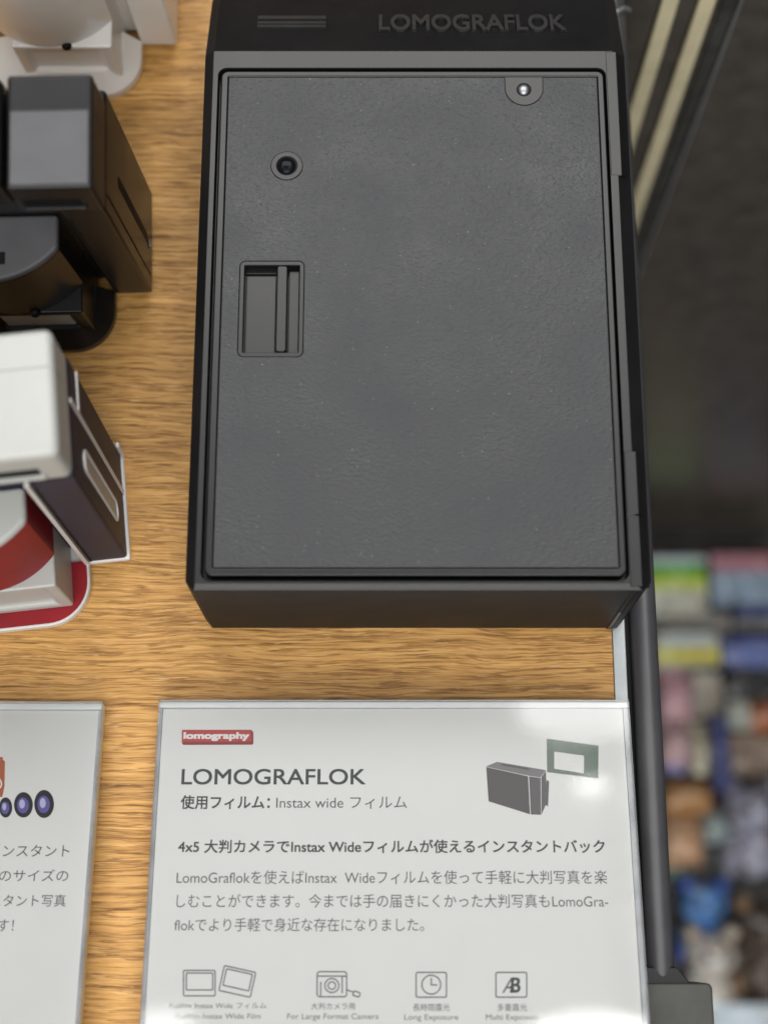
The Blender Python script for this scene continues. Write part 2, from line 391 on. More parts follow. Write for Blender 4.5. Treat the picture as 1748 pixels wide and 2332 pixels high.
# --- round window
wc = P(653, 378, ZT)
b = BM(); prism(b, circ(wc.x, wc.y, 4.55, 56), 49.0, 49.03); obj("window_seam", b, M['pit'], door)
b = BM(); ringprism(b, circ(wc.x, wc.y, 4.38, 56), circ(wc.x, wc.y, 2.95, 56), 48.9, 49.2); wr = obj("window_ring", b, M['black_satin'], door, 0.12)
b = BM(); prism(b, circ(wc.x, wc.y, 2.95, 40), 48.9, 49.06); obj("window_well", b, M['pit'], wr)
b = BM(); dome(b, wc.x - .1, wc.y, 49.05, 2.6, 1.1); obj("window_glass", b, M['glass'], wr, smooth=True)
# --- tongue with the steel pin
t0, t1, tb = P(1148, 190, ZT), P(1236, 190, ZT), P(1192, 241, ZT)
r_ = (t1.x - t0.x) / 2; cx = (t0.x + t1.x) / 2; cy = tb.y + r_
def tongue(rad): return [(cx - rad, LY1 - .05)] + [(cx + rad * math.cos(a), cy + rad * math.sin(a)) for a in [math.pi + math.pi * k / 24 for k in range(25)]] + [(cx + rad, LY1 - .05)]
b = BM(); prism(b, tongue(r_), 48.9, 49.04); obj("tongue_seam", b, M['pit'], door)
b = BM(); prism(b, tongue(r_ - .16), 48.9, 49.2); tg = obj("tongue", b, M['black_satin'], door, 0.12)
pc = P(1192, 205, ZT)
b = BM(); prism(b, circ(pc.x, pc.y, 2.15, 36), 49.0, 49.23); obj("pin_socket", b, M['pit'], tg)
b = BM(); dome(b, pc.x - .05, pc.y - .2, 49.2, 1.75, 1.1); obj("pin", b, M['silver'], tg, smooth=True)

# ------------------------------------------------------------------ text
def textmesh(s, offset=0.0, font_shear=0.0):
    cu = bpy.data.curves.new("t", 'FONT'); cu.body = s; cu.size = 1; cu.offset = offset
    cu.resolution_u = 5; cu.fill_mode = 'FRONT' if hasattr(cu, 'fill_mode') else cu.fill_mode
    cu.shear = font_shear
    bold = max(0.0, offset); cu.offset = 0.0
    o = bpy.data.objects.new("t", cu); COL.objects.link(o)
    dg = bpy.context.evaluated_depsgraph_get()
    me = bpy.data.meshes.new_from_object(o.evaluated_get(dg))
    bpy.data.objects.remove(o); bpy.data.curves.remove(cu)
    b_ = BM()
    k = 0
    for dx, dy in (((-1, -1), (1, -1), (1, 1), (-1, 1), (0, 0)) if bold else ((0, 0),)):
        n0 = len(b_.verts); b_.from_mesh(me); b_.verts.ensure_lookup_table()
        for v in b_.verts[n0:]: v.co.x += dx * bold; v.co.y += dy * bold; v.co.z += k * .006
        k += 1
    bpy.data.meshes.remove(me)
    return b_
def fit(b_, x0, x1, y0, y1, z):
    xs = [v.co.x for v in b_.verts]; ys = [v.co.y for v in b_.verts]
    ax, bx_, ay, by = min(xs), max(xs), min(ys), max(ys)
    for v in b_.verts:
        v.co.x = x0 + (v.co.x - ax) / (bx_ - ax) * (x1 - x0)
        v.co.y = y0 + (v.co.y - ay) / (by - ay) * (y1 - y0)
        v.co.z = z + v.co.z
    return b_
def thicken(b_, h):
    fs = b_.faces[:]
    ret = bmesh.ops.extrude_face_region(b_, geom=fs)
    for v in ret['geom']:
        if isinstance(v, bmesh.types.BMVert): v.co.z += h
    return b_

# raised lettering on the sloping back edge
def on_slope(b_, cxm, y0):
    rot = Matrix.Rotation(-slope, 4, 'X')
    b_.transform(Matrix.Translation((0, y0, zs(y0) + .05)) @ rot)
    return b_
b = thicken(fit(textmesh("LOMOGRAFLOK", 0.02), -1.5, 53, 6.6, 14.6, 0), .8); obj("raised_lettering", on_slope(b, 0, 160), M['relief'], dev)
b = BM()
for y_, h_ in ((12.9, 1.6), (10.4, 1.3), (8.9, 1.0)): box(b, -37, -17, y_, y_ + h_, 0, .4)
obj("raised_plate", on_slope(b, 0, 160), M['relief'], dev)

# ================================================================== SIGNS
AL = R(6.6)
def sign_frame(px, py, z):
    o = P(px, py, z); ey = Vector((0, math.cos(AL), -math.sin(AL))); nn = Vector((0, math.sin(AL), math.cos(AL)))
    def S(qx, qy, lift=0.0):
        d = ray(qx, qy); p0 = o + nn * lift
        t = (p0 * MM - CAM).dot(nn) / d.dot(nn)
        p = (CAM + d * t) / MM - o
        return (p.x, p.dot(ey))
    return o, S
def poly(bm, S, pts, z):
    f = bm.faces.new(vs(bm, [(*S(*p), z) for p in pts])); return f
def stroke(bm, loop, wd, z, closed=True):
    """flat line of width wd along loop of 2D points"""
    n = len(loop); L_ = []; R_ = []
    for i in range(n):
        p = Vector(loop[i]); a = Vector(loop[(i - 1) % n]) if (closed or i) else None; c = Vector(loop[(i + 1) % n]) if (closed or i < n - 1) else None
        d1 = (p - a).normalized() if a is not None else (c - p).normalized(); d2 = (c - p).normalized() if c is not None else d1
        n1 = Vector((-d1.y, d1.x)); n2 = Vector((-d2.y, d2.x)); m_ = (n1 + n2)
        m_ = m_ / max(0.35, m_.dot(n1)) if m_.length > 1e-6 else n1
        L_.append(bm.verts.new((*(p + m_ * wd / 2), z))); R_.append(bm.verts.new((*(p - m_ * wd / 2), z)))
    for i in range(n if closed else n - 1):
        j = (i + 1) % n
        bm.faces.new((L_[i], L_[j], R_[j], R_[i]))
ZP = 0.05
def textline(sign, S, name, s, px0, px1, py0, py1, mat, offset=0.0, shear=0.0, z=ZP):
    py = (py0 + py1) / 2
    a = S(px0, py); c = S(px1, py); t = S((px0 + px1) / 2, py0); d = S((px0 + px1) / 2, py1)
    b_ = fit(textmesh(s, offset, shear), a[0], c[0], d[1], t[1], z)
    return obj(name, b_, mat, sign, local=True)
def sign_body(sign, x0, x1, ytop, ybot, left=1.0, right=1.6, top=1.9):
    b_ = BM(); box(b_, x0, x1, ybot, ytop, -0.35, 0.0); obj("printed_sheet", b_, M['paper'], sign, local=True)
    b_ = BM(); box(b_, x0 - left, x1 + right, ybot, ytop + top, -3.2, -0.4); obj("backing_board", b_, M['backing'], sign, 0.2, local=True)
    b_ = BM(); box(b_, x0 - left, x1 + right, ytop + .05, ytop + top, -.38, 0.9); obj("top_edge", b_, M['edge'], sign, 0.2, local=True)
    b_ = BM(); box(b_, x0 - left, x0 - .05, ybot, ytop, -.38, 0.6); obj("side_edge", b_, M['edge_clear'], sign, 0.15, local=True)
    b_ = BM(); box(b_, x1 + .05, x1 + right, ybot, ytop, -.38, 0.6); obj("side_edge", b_, M['edge_clear'], sign, 0.15, local=True)
    b_ = BM(); box(b_, x0 - left, x1 + right, ybot, ytop + top, 0.92, 2.4); obj("cover_pane", b_, M['pane'], sign, local=True)
    b_ = BM(); box(b_, x0, x1, ybot + 1, ybot + 8, -22, -3.25); obj("stand_foot", b_, M['edge_clear'], sign, local=True)

# ---- right sign
o, S = sign_frame(895, 1612, 4.6)
sign = thing("price_sign", "white acrylic information sign with red logo badge below the large black film back", "sign", o, "acrylic information signs", rx=-AL)
tl, tr_ = S(372, 1614), S(1416, 1614)
sign_body(sign, tl[0], tr_[0], tl[1], S(900, 2332)[1] - 12)
badge_pts = [(414, 1664), (416, 1662), (572, 1662), (577, 1667), (577, 1692), (575, 1695), (418, 1696), (414, 1692)]
b = BM(); poly(b, S, badge_pts, .03); badge = obj("logo_badge", b, M['ink_red'], sign, local=True)
b = BM(); poly(b, S, [(416, 1690), (575, 1689), (577, 1693), (575, 1696), (418, 1696.5), (415, 1694)], .045); poly(b, S, [(571, 1662), (577, 1667), (577, 1692), (573, 1690)], .045)
obj("badge_shade", b, M['ink_red_dark'], badge, local=True)
textline(badge, S, "logo_lettering", "lomography", 418, 568, 1667.5, 1687.5, M['ink_white'], 0.045, z=.07)
textline(sign, S, "heading_text", "LOMOGRAFLOK", 413.6, 832.4, 1751, 1787, M['ink_dark'], 0.012)
textline(sign, S, "subtitle_text", "使用フィルム：", 411.7, 614.7, 1811, 1843, M['ink_dark'], 0.018)
textline(sign, S, "subtitle_text", "Instax wide フィルム", 629, 926, 1814, 1842, M['ink_mid'], -0.012)
textline(sign, S, "slogan_text", "4x5 大判カメラでInstax Wideフィルムが使えるインスタントバック", 406, 1376, 1912, 1943, M['ink_dark'], 0.016)
textline(sign, S, "body_text", "LomoGraflokを使えばInstax  Wideフィルムを使って手軽に大判写真を楽", 402.5, 1381, 1982, 2013.5, M['ink_mid'], -0.008)
textline(sign, S, "body_text", "しむことができます。今までは手の届きにくかった大判写真もLomoGra-", 402.5, 1383.4, 2036, 2067.5, M['ink_mid'], -0.008)
textline(sign, S, "body_text", "flokでより手軽で身近な存在になりました。", 397.5, 965, 2090.5, 2121.5, M['ink_mid'], -0.008)
for s_, x0, x1, y0, y1 in (("Fujifilm Instax Wide フィルム", 387.3, 606.8, 2283.5, 2299.5), ("Fujifilm Instax Wide Film", 400.8, 593.3, 2308, 2324),
                           ("大判カメラ用", 708, 807.8, 2283.5, 2299.5), ("For Large Format Camera", 654, 861.8, 2308, 2325),
                           ("長時間露光", 940, 1023.5, 2285.5, 2302.5), ("Long Exposure", 920, 1043, 2310, 2326.5),
                           ("多重露光", 1131.7, 1199, 2285.5, 2302.5), ("Multi Exposure", 1105.8, 1225.8, 2310, 2326.5)):
    textline(sign, S, "caption_text", s_, x0, x1, y0, y1, M['ink_mid'], -0.006)
def px_loop(S, pts): return [S(*p) for p in pts]
def px_rr(x0, x1, y0, y1, r): return [(p[0], p[1]) for p in rr(x0, x1, y0, y1, r, n=4)]
def px_circ(cx, cy, r, n=36, ry=None): return [(cx + r * math.cos(2 * math.pi * k / n), cy + (ry or r) * math.sin(2 * math.pi * k / n)) for k in range(n)]
LW = .33
b = BM(); stroke(b, px_loop(S, px_rr(418, 490, 2210, 2268, 3)), LW, ZP); stroke(b, px_loop(S, px_rr(424.5, 484.5, 2216, 2254.5, 1.5)), LW, ZP)
def rotpx(pts, cx, cy, a): return [(cx + (x - cx) * math.cos(a) - (y - cy) * math.sin(a), cy + (x - cx) * math.sin(a) + (y - cy) * math.cos(a)) for x, y in pts]
A_ = R(12.5)
stroke(b, px_loop(S, rotpx(px_rr(504, 577, 2206, 2264, 3), 540, 2235, A_)), LW, ZP); stroke(b, px_loop(S, rotpx(px_rr(510.5, 570.5, 2212, 2250.5, 1.5), 540, 2235, A_)), LW, ZP)
obj("film_icon", b, M['ink_mid'], sign, local=True)
b = BM(); stroke(b, px_loop(S, px_rr(722, 789, 2213, 2270, 6)), LW, ZP); stroke(b, px_loop(S, [(722, 2223), (789, 2223)]), LW, ZP, False)
stroke(b, px_loop(S, px_circ(755.5, 2244.5, 16)), LW, ZP + .01); stroke(b, px_loop(S, px_circ(755.5, 2244.5, 8.5)), LW, ZP)
stroke(b, px_loop(S, [(730, 2236), (730, 2268)]), LW, ZP + .005, False); stroke(b, px_loop(S, [(779, 2224), (779, 2262)]), LW, ZP + .005, False)
stroke(b, px_loop(S, [(789, 2254), (805, 2260)]), LW, ZP + .005, False); stroke(b, px_loop(S, rotpx(px_rr(804, 819, 2258.5, 2269, 2.5), 811, 2264, .3)), LW, ZP)
obj("camera_icon", b, M['ink_mid'], sign, local=True)
b = BM(); stroke(b, px_loop(S, px_rr(947, 1016, 2214.5, 2271, 4)), LW, ZP); stroke(b, px_loop(S, px_circ(981.5, 2242.5, 21.5)), LW, ZP + .01)
stroke(b, px_loop(S, [(981.5, 2227), (981.5, 2243), (995, 2243)]), LW, ZP + .005, False)
obj("clock_icon", b, M['ink_mid'], sign, local=True)
b = BM(); stroke(b, px_loop(S, px_rr(1128.5, 1198.5, 2214.5, 2271, 4)), LW, ZP); ic = obj("letters_icon", b, M['ink_mid'], sign, local=True)
textline(ic, S, "icon_letter", "A", 1142, 1172, 2227, 2261, M['ink_mid'], -0.025, .25)
textline(ic, S, "icon_letter", "B", 1160, 1184, 2226, 2261, M['ink_dark'], 0.02, .15, z=ZP + .02)
def c6(pts): return [(x / 2.8586 + 900, y / 2.8586 + 1580) for x, y in pts]
b = BM(); poly(b, S, c6([(590, 477), (862, 537), (875, 785), (605, 700)]), .03); pic = obj("product_picture", b, M['ink_char'], sign, local=True)
b = BM(); poly(b, S, c6([(868, 538), (944, 548), (946, 788), (880, 786)]), .03); poly(b, S, c6([(982, 560), (999, 570), (992, 735), (976, 722)]), .03)
poly(b, S, c6([(948, 545), (978, 500), (985, 705), (949, 788)]), .035)
obj("picture_side", b, M['ink_char2'], pic, local=True)
b = BM(); poly(b, S, c6([(588, 474), (660, 443), (978, 497), (944, 545), (866, 534)]), .04); obj("picture_top", b, M['ink_char3'], pic, local=True)
b = BM(); poly(b, S, c6([(690, 455), (870, 487), (862, 496), (684, 464)]), .055); poly(b, S, c6([(705, 560), (1, 1), (2, 2)]) if False else c6([(720, 566), (735, 569), (732, 580), (719, 577)]), .055); obj("picture_detail", b, M['ink_char'], pic, local=True)
b = BM()
oo = vs(b, [(*S(*p), .03) for p in c6([(983, 292), (1320, 338), (1318, 552), (986, 510)])]); ii = vs(b, [(*S(*p), .03) for p in c6([(1032, 376), (1226, 403), (1225, 518), (1032, 488)])])
bridge(b, oo, ii); obj("frame_picture", b, M['ink_green'], sign, local=True)

# ---- left sign
o2, S2 = sign_frame(100, 1612, 4.6)
sign2 = thing("price_sign", "white acrylic information sign with orange camera and three lenses, cut by the left picture edge", "sign", o2, "acrylic information signs", rx=-AL)
e = S2(226, 1618)
sign_body(sign2, S2(-560, 1618)[0], e[0], e[1], S2(100, 2332)[1] - 12, right=1.2)
textline(sign2, S2, "body_text", "インスタント", -26, 159, 1924, 1951, M['ink_mid'], -0.006)
textline(sign2, S2, "body_text", "のサイズの", -1, 156, 1980, 2007, M['ink_mid'], -0.006)
textline(sign2, S2, "body_text", "スタント写真", -21, 150.5, 2037, 2065, M['ink_mid'], -0.006)
textline(sign2, S2, "body_text", "す！", -4, 32, 2094, 2121, M['ink_mid'], -0.006)
b = BM(); poly(b, S2, [(-60, 1724), (7, 1724), (7, 1730), (12, 1734), (11, 1790), (6, 1815), (-60, 1815)], .03); cpic = obj("camera_picture", b, M['ink_orange'], sign2, local=True)
b = BM(); stroke(b, [S2(*p) for p in px_circ(-10, 1785, 14)], .4, .06); obj("camera_ring", b, M['ink_white'], cpic, local=True)
for cx_, cy_, rx_, ry_ in ((13.5, 1839, 15, 23), (54, 1833, 21.5, 29), (101, 1831, 22.5, 32)):
    b = BM(); poly(b, S2, px_circ(cx_, cy_, rx_, 36, ry_), .03); lp = obj("lens_picture", b, M['ink_black'], sign2, local=True)
    b = BM(); poly(b, S2, px_circ(cx_ - 1, cy_ + 1, rx_ * .62, 36, ry_ * .62), .05); obj("lens_glass", b, M['ink_violet'], lp, local=True)
    b = BM(); poly(b, S2, px_circ(cx_ - 3, cy_ - 2, rx_ * .30, 30, ry_ * .36), .07); obj("lens_glint", b, M['ink_lilac'], lp, local=True)

# ================================================================== INSTANT CAMERAS
def instant_camera(label, Bx, By, rot, tilt, mats, bw, block_bevel, kind, bd=31.8):
    t = thing("instant_camera", label, "camera", (Bx - 30, By + 10, 0), "instant cameras standing on the table")
    piv = Matrix.Translation((0, -18, 0))
    mt = Matrix.Translation((Bx, By, 0)) @ Matrix.Rotation(R(rot), 4, 'Z') @ piv @ Matrix.Rotation(R(tilt), 4, 'X') @ piv.inverted()
    def part(name, bm, mat, parent=None, bevel=0.0, seg=3, smooth=False):
        bm.transform(mt)
        return obj(mat=M[mat], name=name, bm=bm, parent=parent or t, bevel=bevel, seg=seg, smooth=smooth)
    def plate(ins):
        x0, x1, y0 = -62 + ins, -11 - ins, -18 + ins; r = 12.5 - ins
        p = [(x1, 0)]
        for k in range(13):
            a = -math.pi / 2 * k / 12; p.append((x1 - r + r * math.cos(a), y0 + r + r * math.sin(a)))
        for k in range(13):
            a = -math.pi / 2 - math.pi / 2 * k / 12; p.append((x0 + r + r * math.cos(a), y0 + r + r * math.sin(a)))
        p.append((x0, 0)); return p[::-1]
    b = BM()
    if kind == 'colour': prism(b, plate(0), 0, 3.0)
    else:                                          # the foot rises in a steep flare to the pedestal
        lo_, md_ = vs(b, [(p[0], p[1], 0) for p in plate(0)]), vs(b, [(p[0], p[1], 3.5) for p in plate(0)])
        hi_ = vs(b, [(-31 + (p[0] + 36.5) * (31.5 / 51) - .4, p[1] * (13.2 / 18), 10.5) for p in plate(0)])
        bridge(b, lo_, md_); bridge(b, md_, hi_); b.faces.new(lo_[::-1]); b.faces.new(hi_)
    bp_ = part("base_plate", b, mats['base'], bevel=mats.get('plate_bevel', .5))
    if kind == 'colour':
        b = BM(); prism(b, plate(.75), 2.6, 3.12); part("base_skin", b, 'red', bp_)
    # tall body
    b = BM(); prism(b, [(-66, 4.8), (-11.6, 4.8), (-11.6, 0), (0, 0), (0, 32), (-66, 32)], 0.4, 80); body = part("body", b, mats['body'], bevel=1.0)
    if kind == 'colour':
        b = BM(); box(b, -66.6, .9, -.6, 32.9, 0, 2.2); part("base_trim", b, 'trim', body, .7)
        b = BM(); box(b, -12.2, -10.9, -1.3, .2, 2, 80); part("front_trim", b, 'trim', body, .3)
        b = BM(); box(b, -10.8, -10.2, -.15, .2, 2, 74); part("front_seam", b, 'pit', body)
        b = BM(); box(b, -.1, .45, 19.2, 20.6, 2, 80); box(b, -.1, .45, 20.6, 31.5, 68.5, 69.9); part("side_trim", b, 'trim', body, .2)
        b = BM(); o_ = rr(6.2, 12.6, 16, 66, 3.1); i_ = rr(7.0, 11.8, 16.9, 65.1, 2.3)
        ringprism(b, o_, i_, -.1, .6); b.transform(Matrix(((0, 0, 1, 0), (1, 0, 0, 0), (0, 1, 0, 0), (0, 0, 0, 1)))); sl = part("strap_slot", b, 'trim', body, .25)
        b = BM(); prism(b, i_, 0, .12); b.transform(Matrix(((0, 0, 1, 0), (1, 0, 0, 0), (0, 1, 0, 0), (0, 0, 0, 1)))); part("slot_floor", b, 'recess', sl)
        b = BM(); box(b, -.1, 1.2, 31.0, 32.8, 1, 11); part("corner_bracket", b, 'trim', body, .6)
    elif kind == 'black':
        b = BM(); o_ = rr(12.5, 15.6, 10, 62, 1.5); prism(b, o_, -.1, .06); b.transform(Matrix(((0, 0, 1, 0), (1, 0, 0, 0), (0, 1, 0, 0), (0, 0, 0, 1)))); part("strap_slot", b, 'pit', body)
        b = BM(); box(b, -.1, .12, 4.5, 5.0, 4, 78); part("side_seam", b, 'pit', body)
        b = BM(); box(b, -.1, .5, 12.2, 14.6, 6.5, 8.6); part("strap_lug", b, 'silver', body, .3)
        b = BM(); box(b, -10.6, -10.0, -.12, .2, 3, 74); part("front_seam", b, 'pit', body)
    if tilt:
        b = BM(); box(b, -58, -8, 25, 29, -6.6, .5); part("rear_foot", b, 'pit', body)
    # pedestal with a recessed front panel
    b = BM()
    def rect4(x0, x1, z0, z1, y): return vs(b, [(x0, y, z0), (x1, y, z0), (x1, y, z1), (x0, y, z1)])
    o_, bk = rect4(-46.5, -16, 3, 28, -13.0), rect4(-46.5, -16, 3, 28, 4.8)
    i_, ib = rect4(-43.2, -19.3, 6.4, 25.4, -13.0), rect4(-41.8, -20.8, 7.6, 24.4, -11.4)
    bridge(b, bk, o_); bridge(b, o_, i_); bridge(b, i_, ib); b.faces.new(ib); b.faces.new(bk[::-1])
    ped = part("pedestal", b, mats['ped'], bevel=.8)
    if kind == 'black':
        b = BM(); box(b, -41.4, -21.2, -11.75, -11.3, 8.0, 24.0); part("recess_sheen_plate", b, 'recess', ped, .15)  # pale grey plate put in for the table's reflection in the recess
    # lens column clipped by straight sides
    def col(grow=0.0):
        cx_, cy_, r = -35.0, 12.0, 25.0 + grow; xr, xl = -15.9 + grow, -54.0 - grow; p = [(xr, 4.8)]
        a0 = math.acos((xr - cx_) / r); a1 = math.acos((xl - cx_) / r)
        for k in range(33): a = -(a0 + (a1 - a0) * k / 32); p.append((cx_ + r * math.cos(a), cy_ + r * math.sin(a)))
        p.append((xl, 4.8)); return p[::-1]
    b = BM(); prism(b, col(), 28.02, 60); lc = part("lens_column", b, mats['col'], bevel=.3)
    b = BM(); prism(b, col(.15), 60, 63); part("column_cap", b, mats['cap'], lc, mats.get('cap_bevel', 1.0), 4)
    if kind != 'colour':
        b = BM(); dome(b, -29.5, -12.6, 28.0, 1.5, 1.6); part("focus_hole", b, 'pit', lc, smooth=True)
        b = BM(); prism(b, rr(-38, -29.5, -8.6, -5.2, .4), 63.0, 63.06); part("cap_slot", b, 'pit', lc)
    # top block, made of a main part and a lid
    seam = bd * 0.68
    b = BM(); box(b, -bw, 0, -.4, bd, 80.05, 98); tb_ = part("top_block", b, mats['top'], bevel=block_bevel, seg=5)
    b = BM(); box(b, -bw + block_bevel, -block_bevel * .6, seam, seam + .14, 96, 98.03); box(b, -.6, .03, seam, seam + .14, 86, 98 - block_bevel); part("lid_seam", b, 'stone', tb_)
    xr_ = -6.5 if kind == 'colour' else -4.5
    b = BM(); box(b, -bw + 2, xr_, -.62, 0, 86.2, 89.8); part("film_slot", b, 'pit', tb_)
    b = BM(); box(b, -bw + 2, xr_ + .9, -1.6, -.3, 84.6, 86.1); part("slot_lip", b, mats['top'], tb_, .3)
    if kind == 'black':
        b = BM(); box(b, -bw + .9, -.9, .6, seam - .2, 97.5, 98.25); part("top_sheen_plate", b, 'grey_satin', tb_, .25)  # added grey plate, its tone stands in for the reflection on the top
        b = BM(); box(b, -bw + .9, -.9, seam, bd - .7, 97.5, 98.12); part("lid", b, 'black_satin', tb_, .25)
    if kind != 'colour':
        b = BM(); box(b, -66, -bw - 1.6, 1.0, 29, 80.05, 96.5); sb = part("side_block", b, mats['base'], bevel=2.0)
    return t, mt
instant_camera("white, navy and red instant camera standing upright on the table left of the film back", -74.8, 19.4, 6.5, 0.0,
    dict(base='trim', body='navy', ped='white', col='red', cap='white', top='white', lid='white', cap_bevel=1.6), 62, 2.2, 'colour')
instant_camera("all-black instant camera standing between the white camera and the red one", -70.8, 102.9, 1.2, 9.3,
    dict(base='black', body='black', ped='black', col='black', cap='grey_satin', top='black_satin', lid='black_satin', plate_bevel=1.5), 20.8, 0.9, 'black', 28.4)
instant_camera("all-white instant camera cut by the top of the picture, behind the black camera", -66.6, 189.9, 0.0, 9.3,
    dict(base='cream', body='cream', ped='cream', col='cream', cap='cream', top='cream', lid='cream', plate_bevel=1.5), 20.8, 2.0, 'white', 28.4)

# ================================================================== BELOW THE TABLE, RIGHT: cabinet and lower shelf
cab = thing("cabinet", "dark brown cabinet side with two cream vertical strips beyond the black rod", "cabinet", (300, 228, -720))
PY, KX = 225.0, 1.117
b = BM(); box(b, 81, 800, PY, PY + 23, -720, 60); obj("side_panel", b, M['panel_dark'], cab)
for x0, x1 in ((85.6, 90.8), (97.0, 102.2)):
    b = BM(); box(b, x0 * KX, x1 * KX, PY - 2.5, PY - .1, -500, 60); obj("inlay_strip", b, M['cream_strip'], cab, .5)
b = BM(); box(b, 109.6 * KX, 110.8 * KX, PY - 2, PY - .1, -400, 60); obj("thin_strip", b, M['alu'], cab, .3)
b = BM(); box(b, 104.6 * KX, 108.6 * KX, PY - 1.2, PY - .1, -460, 60); obj("thin_strip", b, M['stone'], cab, .3)
b = BM(); box(b, 81, 84.0, PY - 2, PY - .1, -400, 60); obj("thin_strip", b, M['stone'], cab, .3)
SHZ = -720.0
shelf = thing("low_shelf", "dark low shelf holding blurred colourful packages under the cabinet", "shelf", (250, 20, SHZ - 20))
b = BM(); box(b, -300, 700, -400, 400, SHZ - 20, SHZ); obj("shelf_board", b, M['panel_dark'], shelf)
b = BM(); box(b, 120, 800, PY - 9, PY - 1, SHZ, SHZ + 11); obj("price_rail", b, M['stone'], shelf)
floor_b = BM(); box(floor_b, -3000, 3000, -3000, 3000, -1020, -1000)
fl = obj("floor", floor_b, M['stone']); fl['kind'] = 'structure'

def mcol(name, c):
    """printed or woven surface: the main colour broken up by paler and darker printed areas"""
    m, t, b_ = nt(name); L = t.links; tc = coords(t, (1, 1, 1))
    n = node(t, 'ShaderNodeTexNoise', Scale=random.uniform(70, 120), Detail=3.0); L.new(tc, n.inputs['Vector'])
    lt = tuple(min(.78, v * 1.2 + .22) for v in c); dk = tuple(v * .2 for v in c)
    tint = (c[0] * .9, c[1] * 1.05, c[2] * 1.2)
    r = ramp(t, n.outputs['Fac'], [(.33, dk), (.42, c), (.57, tint), (.66, lt)]); L.new(r.outputs[0], b_.inputs['Base Color'])
    b_.inputs['Roughness'].default_value = .4
    return m
def rect(px0, px1, py0, py1, z):
    a = P(px0, py1, z); c = P(px1, py0, z); return a.x, c.x, a.y, c.y
def package(name, cat, label, px0, px1, py0, py1, h, col, bands=(), bevel=2.0):
    """box with its top face where the photograph shows it; bands = (frac0, frac1, colour) across the top"""
    z1 = SHZ + h; x0, x1, y0, y1 = rect(px0, px1, py0, py1, z1)
    t = thing(name, label, cat, ((x0 + x1) / 2, (y0 + y1) / 2, SHZ))
    b_ = BM(); box(b_, x0, x1, y0, y1, SHZ, z1); obj("carton", b_, mcol(name + "_paint", col), t, bevel)
    for f0, f1, c in bands:
        b_ = BM(); box(b_, x0 + .5, x1 - .5, y1 - (y1 - y0) * f1, y1 - (y1 - y0) * f0, z1 - 2, z1 + .5); obj("label_band", b_, mcol("band_paint", c), t, .2)
    return t
def pouch(name, cat, label, px0, px1, py0, py1, h, col, cap=None):
    z1 = SHZ + h; x0, x1, y0, y1 = rect(px0, px1, py0, py1, z1 - h * .3)
    t = thing(name, label, cat, ((x0 + x1) / 2, (y0 + y1) / 2, SHZ))
    b_ = BM(); prev = None; n = 7
    for i in range(n + 1):
        f = i / n; k = math.sin(math.pi * min(max(f, .06), .94)) ** .5; yy = y0 + (y1 - y0) * f; zz = SHZ + h / 2
        ring = vs(b_, [((x0 + x1) / 2 + (x1 - x0) / 2 * math.copysign(abs(math.cos(a)) ** .45, math.cos(a)), yy, zz + h / 2 * k * math.copysign(abs(math.sin(a)) ** .8, math.sin(a))) for a in [2 * math.pi * q / 20 for q in range(20)]])
        if prev: bridge(b_, prev, ring)
        else: b_.faces.new(ring[::-1])
        prev = ring
    b_.faces.new(prev); obj("pouch_body", b_, mcol(name + "_paint", col), t, smooth=True)
    if cap:
        b_ = BM(); box(b_, x0 + 2, x1 - 2, y0 - 6, y0 + 4, SHZ + 1, SHZ + h * .6); obj("pouch_end", b_, mcol("end_paint", cap), t, 1.5)
    return t
def blob(bm, c, r, n=18, m=12):
    mt_ = Matrix.Translation(c) @ Matrix.Diagonal((r[0], r[1], r[2], 1))
    bmesh.ops.create_uvsphere(bm, u_segments=n, v_segments=m, radius=1, matrix=mt_)
def plush(label, px, py, scale, h, col, ear, eye=(0.02, .02, .025)):
    c = P(px, py, SHZ + h * .6); s = scale
    t = thing("plush_toy", label, "plush toy", (c.x, c.y, SHZ))
    b_ = BM(); blob(b_, (c.x, c.y - s * .45, SHZ + h * .32), (s * .55, s * .62, h * .33)); obj("plush_body", b_, mcol("plush_fur", col), t, smooth=True)
    b_ = BM(); blob(b_, (c.x, c.y + s * .35, SHZ + h * .62), (s * .58, s * .5, h * .38)); hd = obj("plush_head", b_, mcol("plush_face", col), t, smooth=True)
    for sx_ in (-1, 1):
        b_ = BM(); blob(b_, (c.x + sx_ * s * .42, c.y + s * .78, SHZ + h * .7), (s * .2, s * .2, h * .15)); obj("plush_ear", b_, mcol("plush_ear_fur", ear), t, smooth=True)
        b_ = BM(); blob(b_, (c.x + sx_ * s * .2, c.y + s * .25, SHZ + h * .97), (s * .1, s * .1, h * .06)); obj("plush_eye", b_, mcol("plush_eye_black", eye), hd, smooth=True)
        b_ = BM(); blob(b_, (c.x + sx_ * s * .5, c.y - s * .75, SHZ + h * .28), (s * .2, s * .3, h * .2)); obj("plush_leg", b_, mcol("plush_leg_fur", ear), t, smooth=True)
    return t
package("snack_box", "box", "green and yellow banded package at the back of the low shelf", 1470, 1606, 1268, 1395, 46, (0.52, 0.50, 0.40), ((.0, .12, (.55, .58, .55)), (.13, .32, (.035, .30, .03)), (.33, .52, (.48, .58, .06)), (.53, .66, (.60, .58, .30))))
package("toy_box", "box", "pink and blue-grey box behind the navy one at the right picture edge", 1622, 1770, 1262, 1372, 40, (0.24, 0.30, 0.36), ((0, .36, (.40, .17, .19)),))
package("gift_box", "box", "navy blue box in front of the pink and blue-grey box", 1672, 1790, 1374, 1436, 34, (0.03, 0.04, 0.12), ((.55, .95, (.16, .15, .13)),))
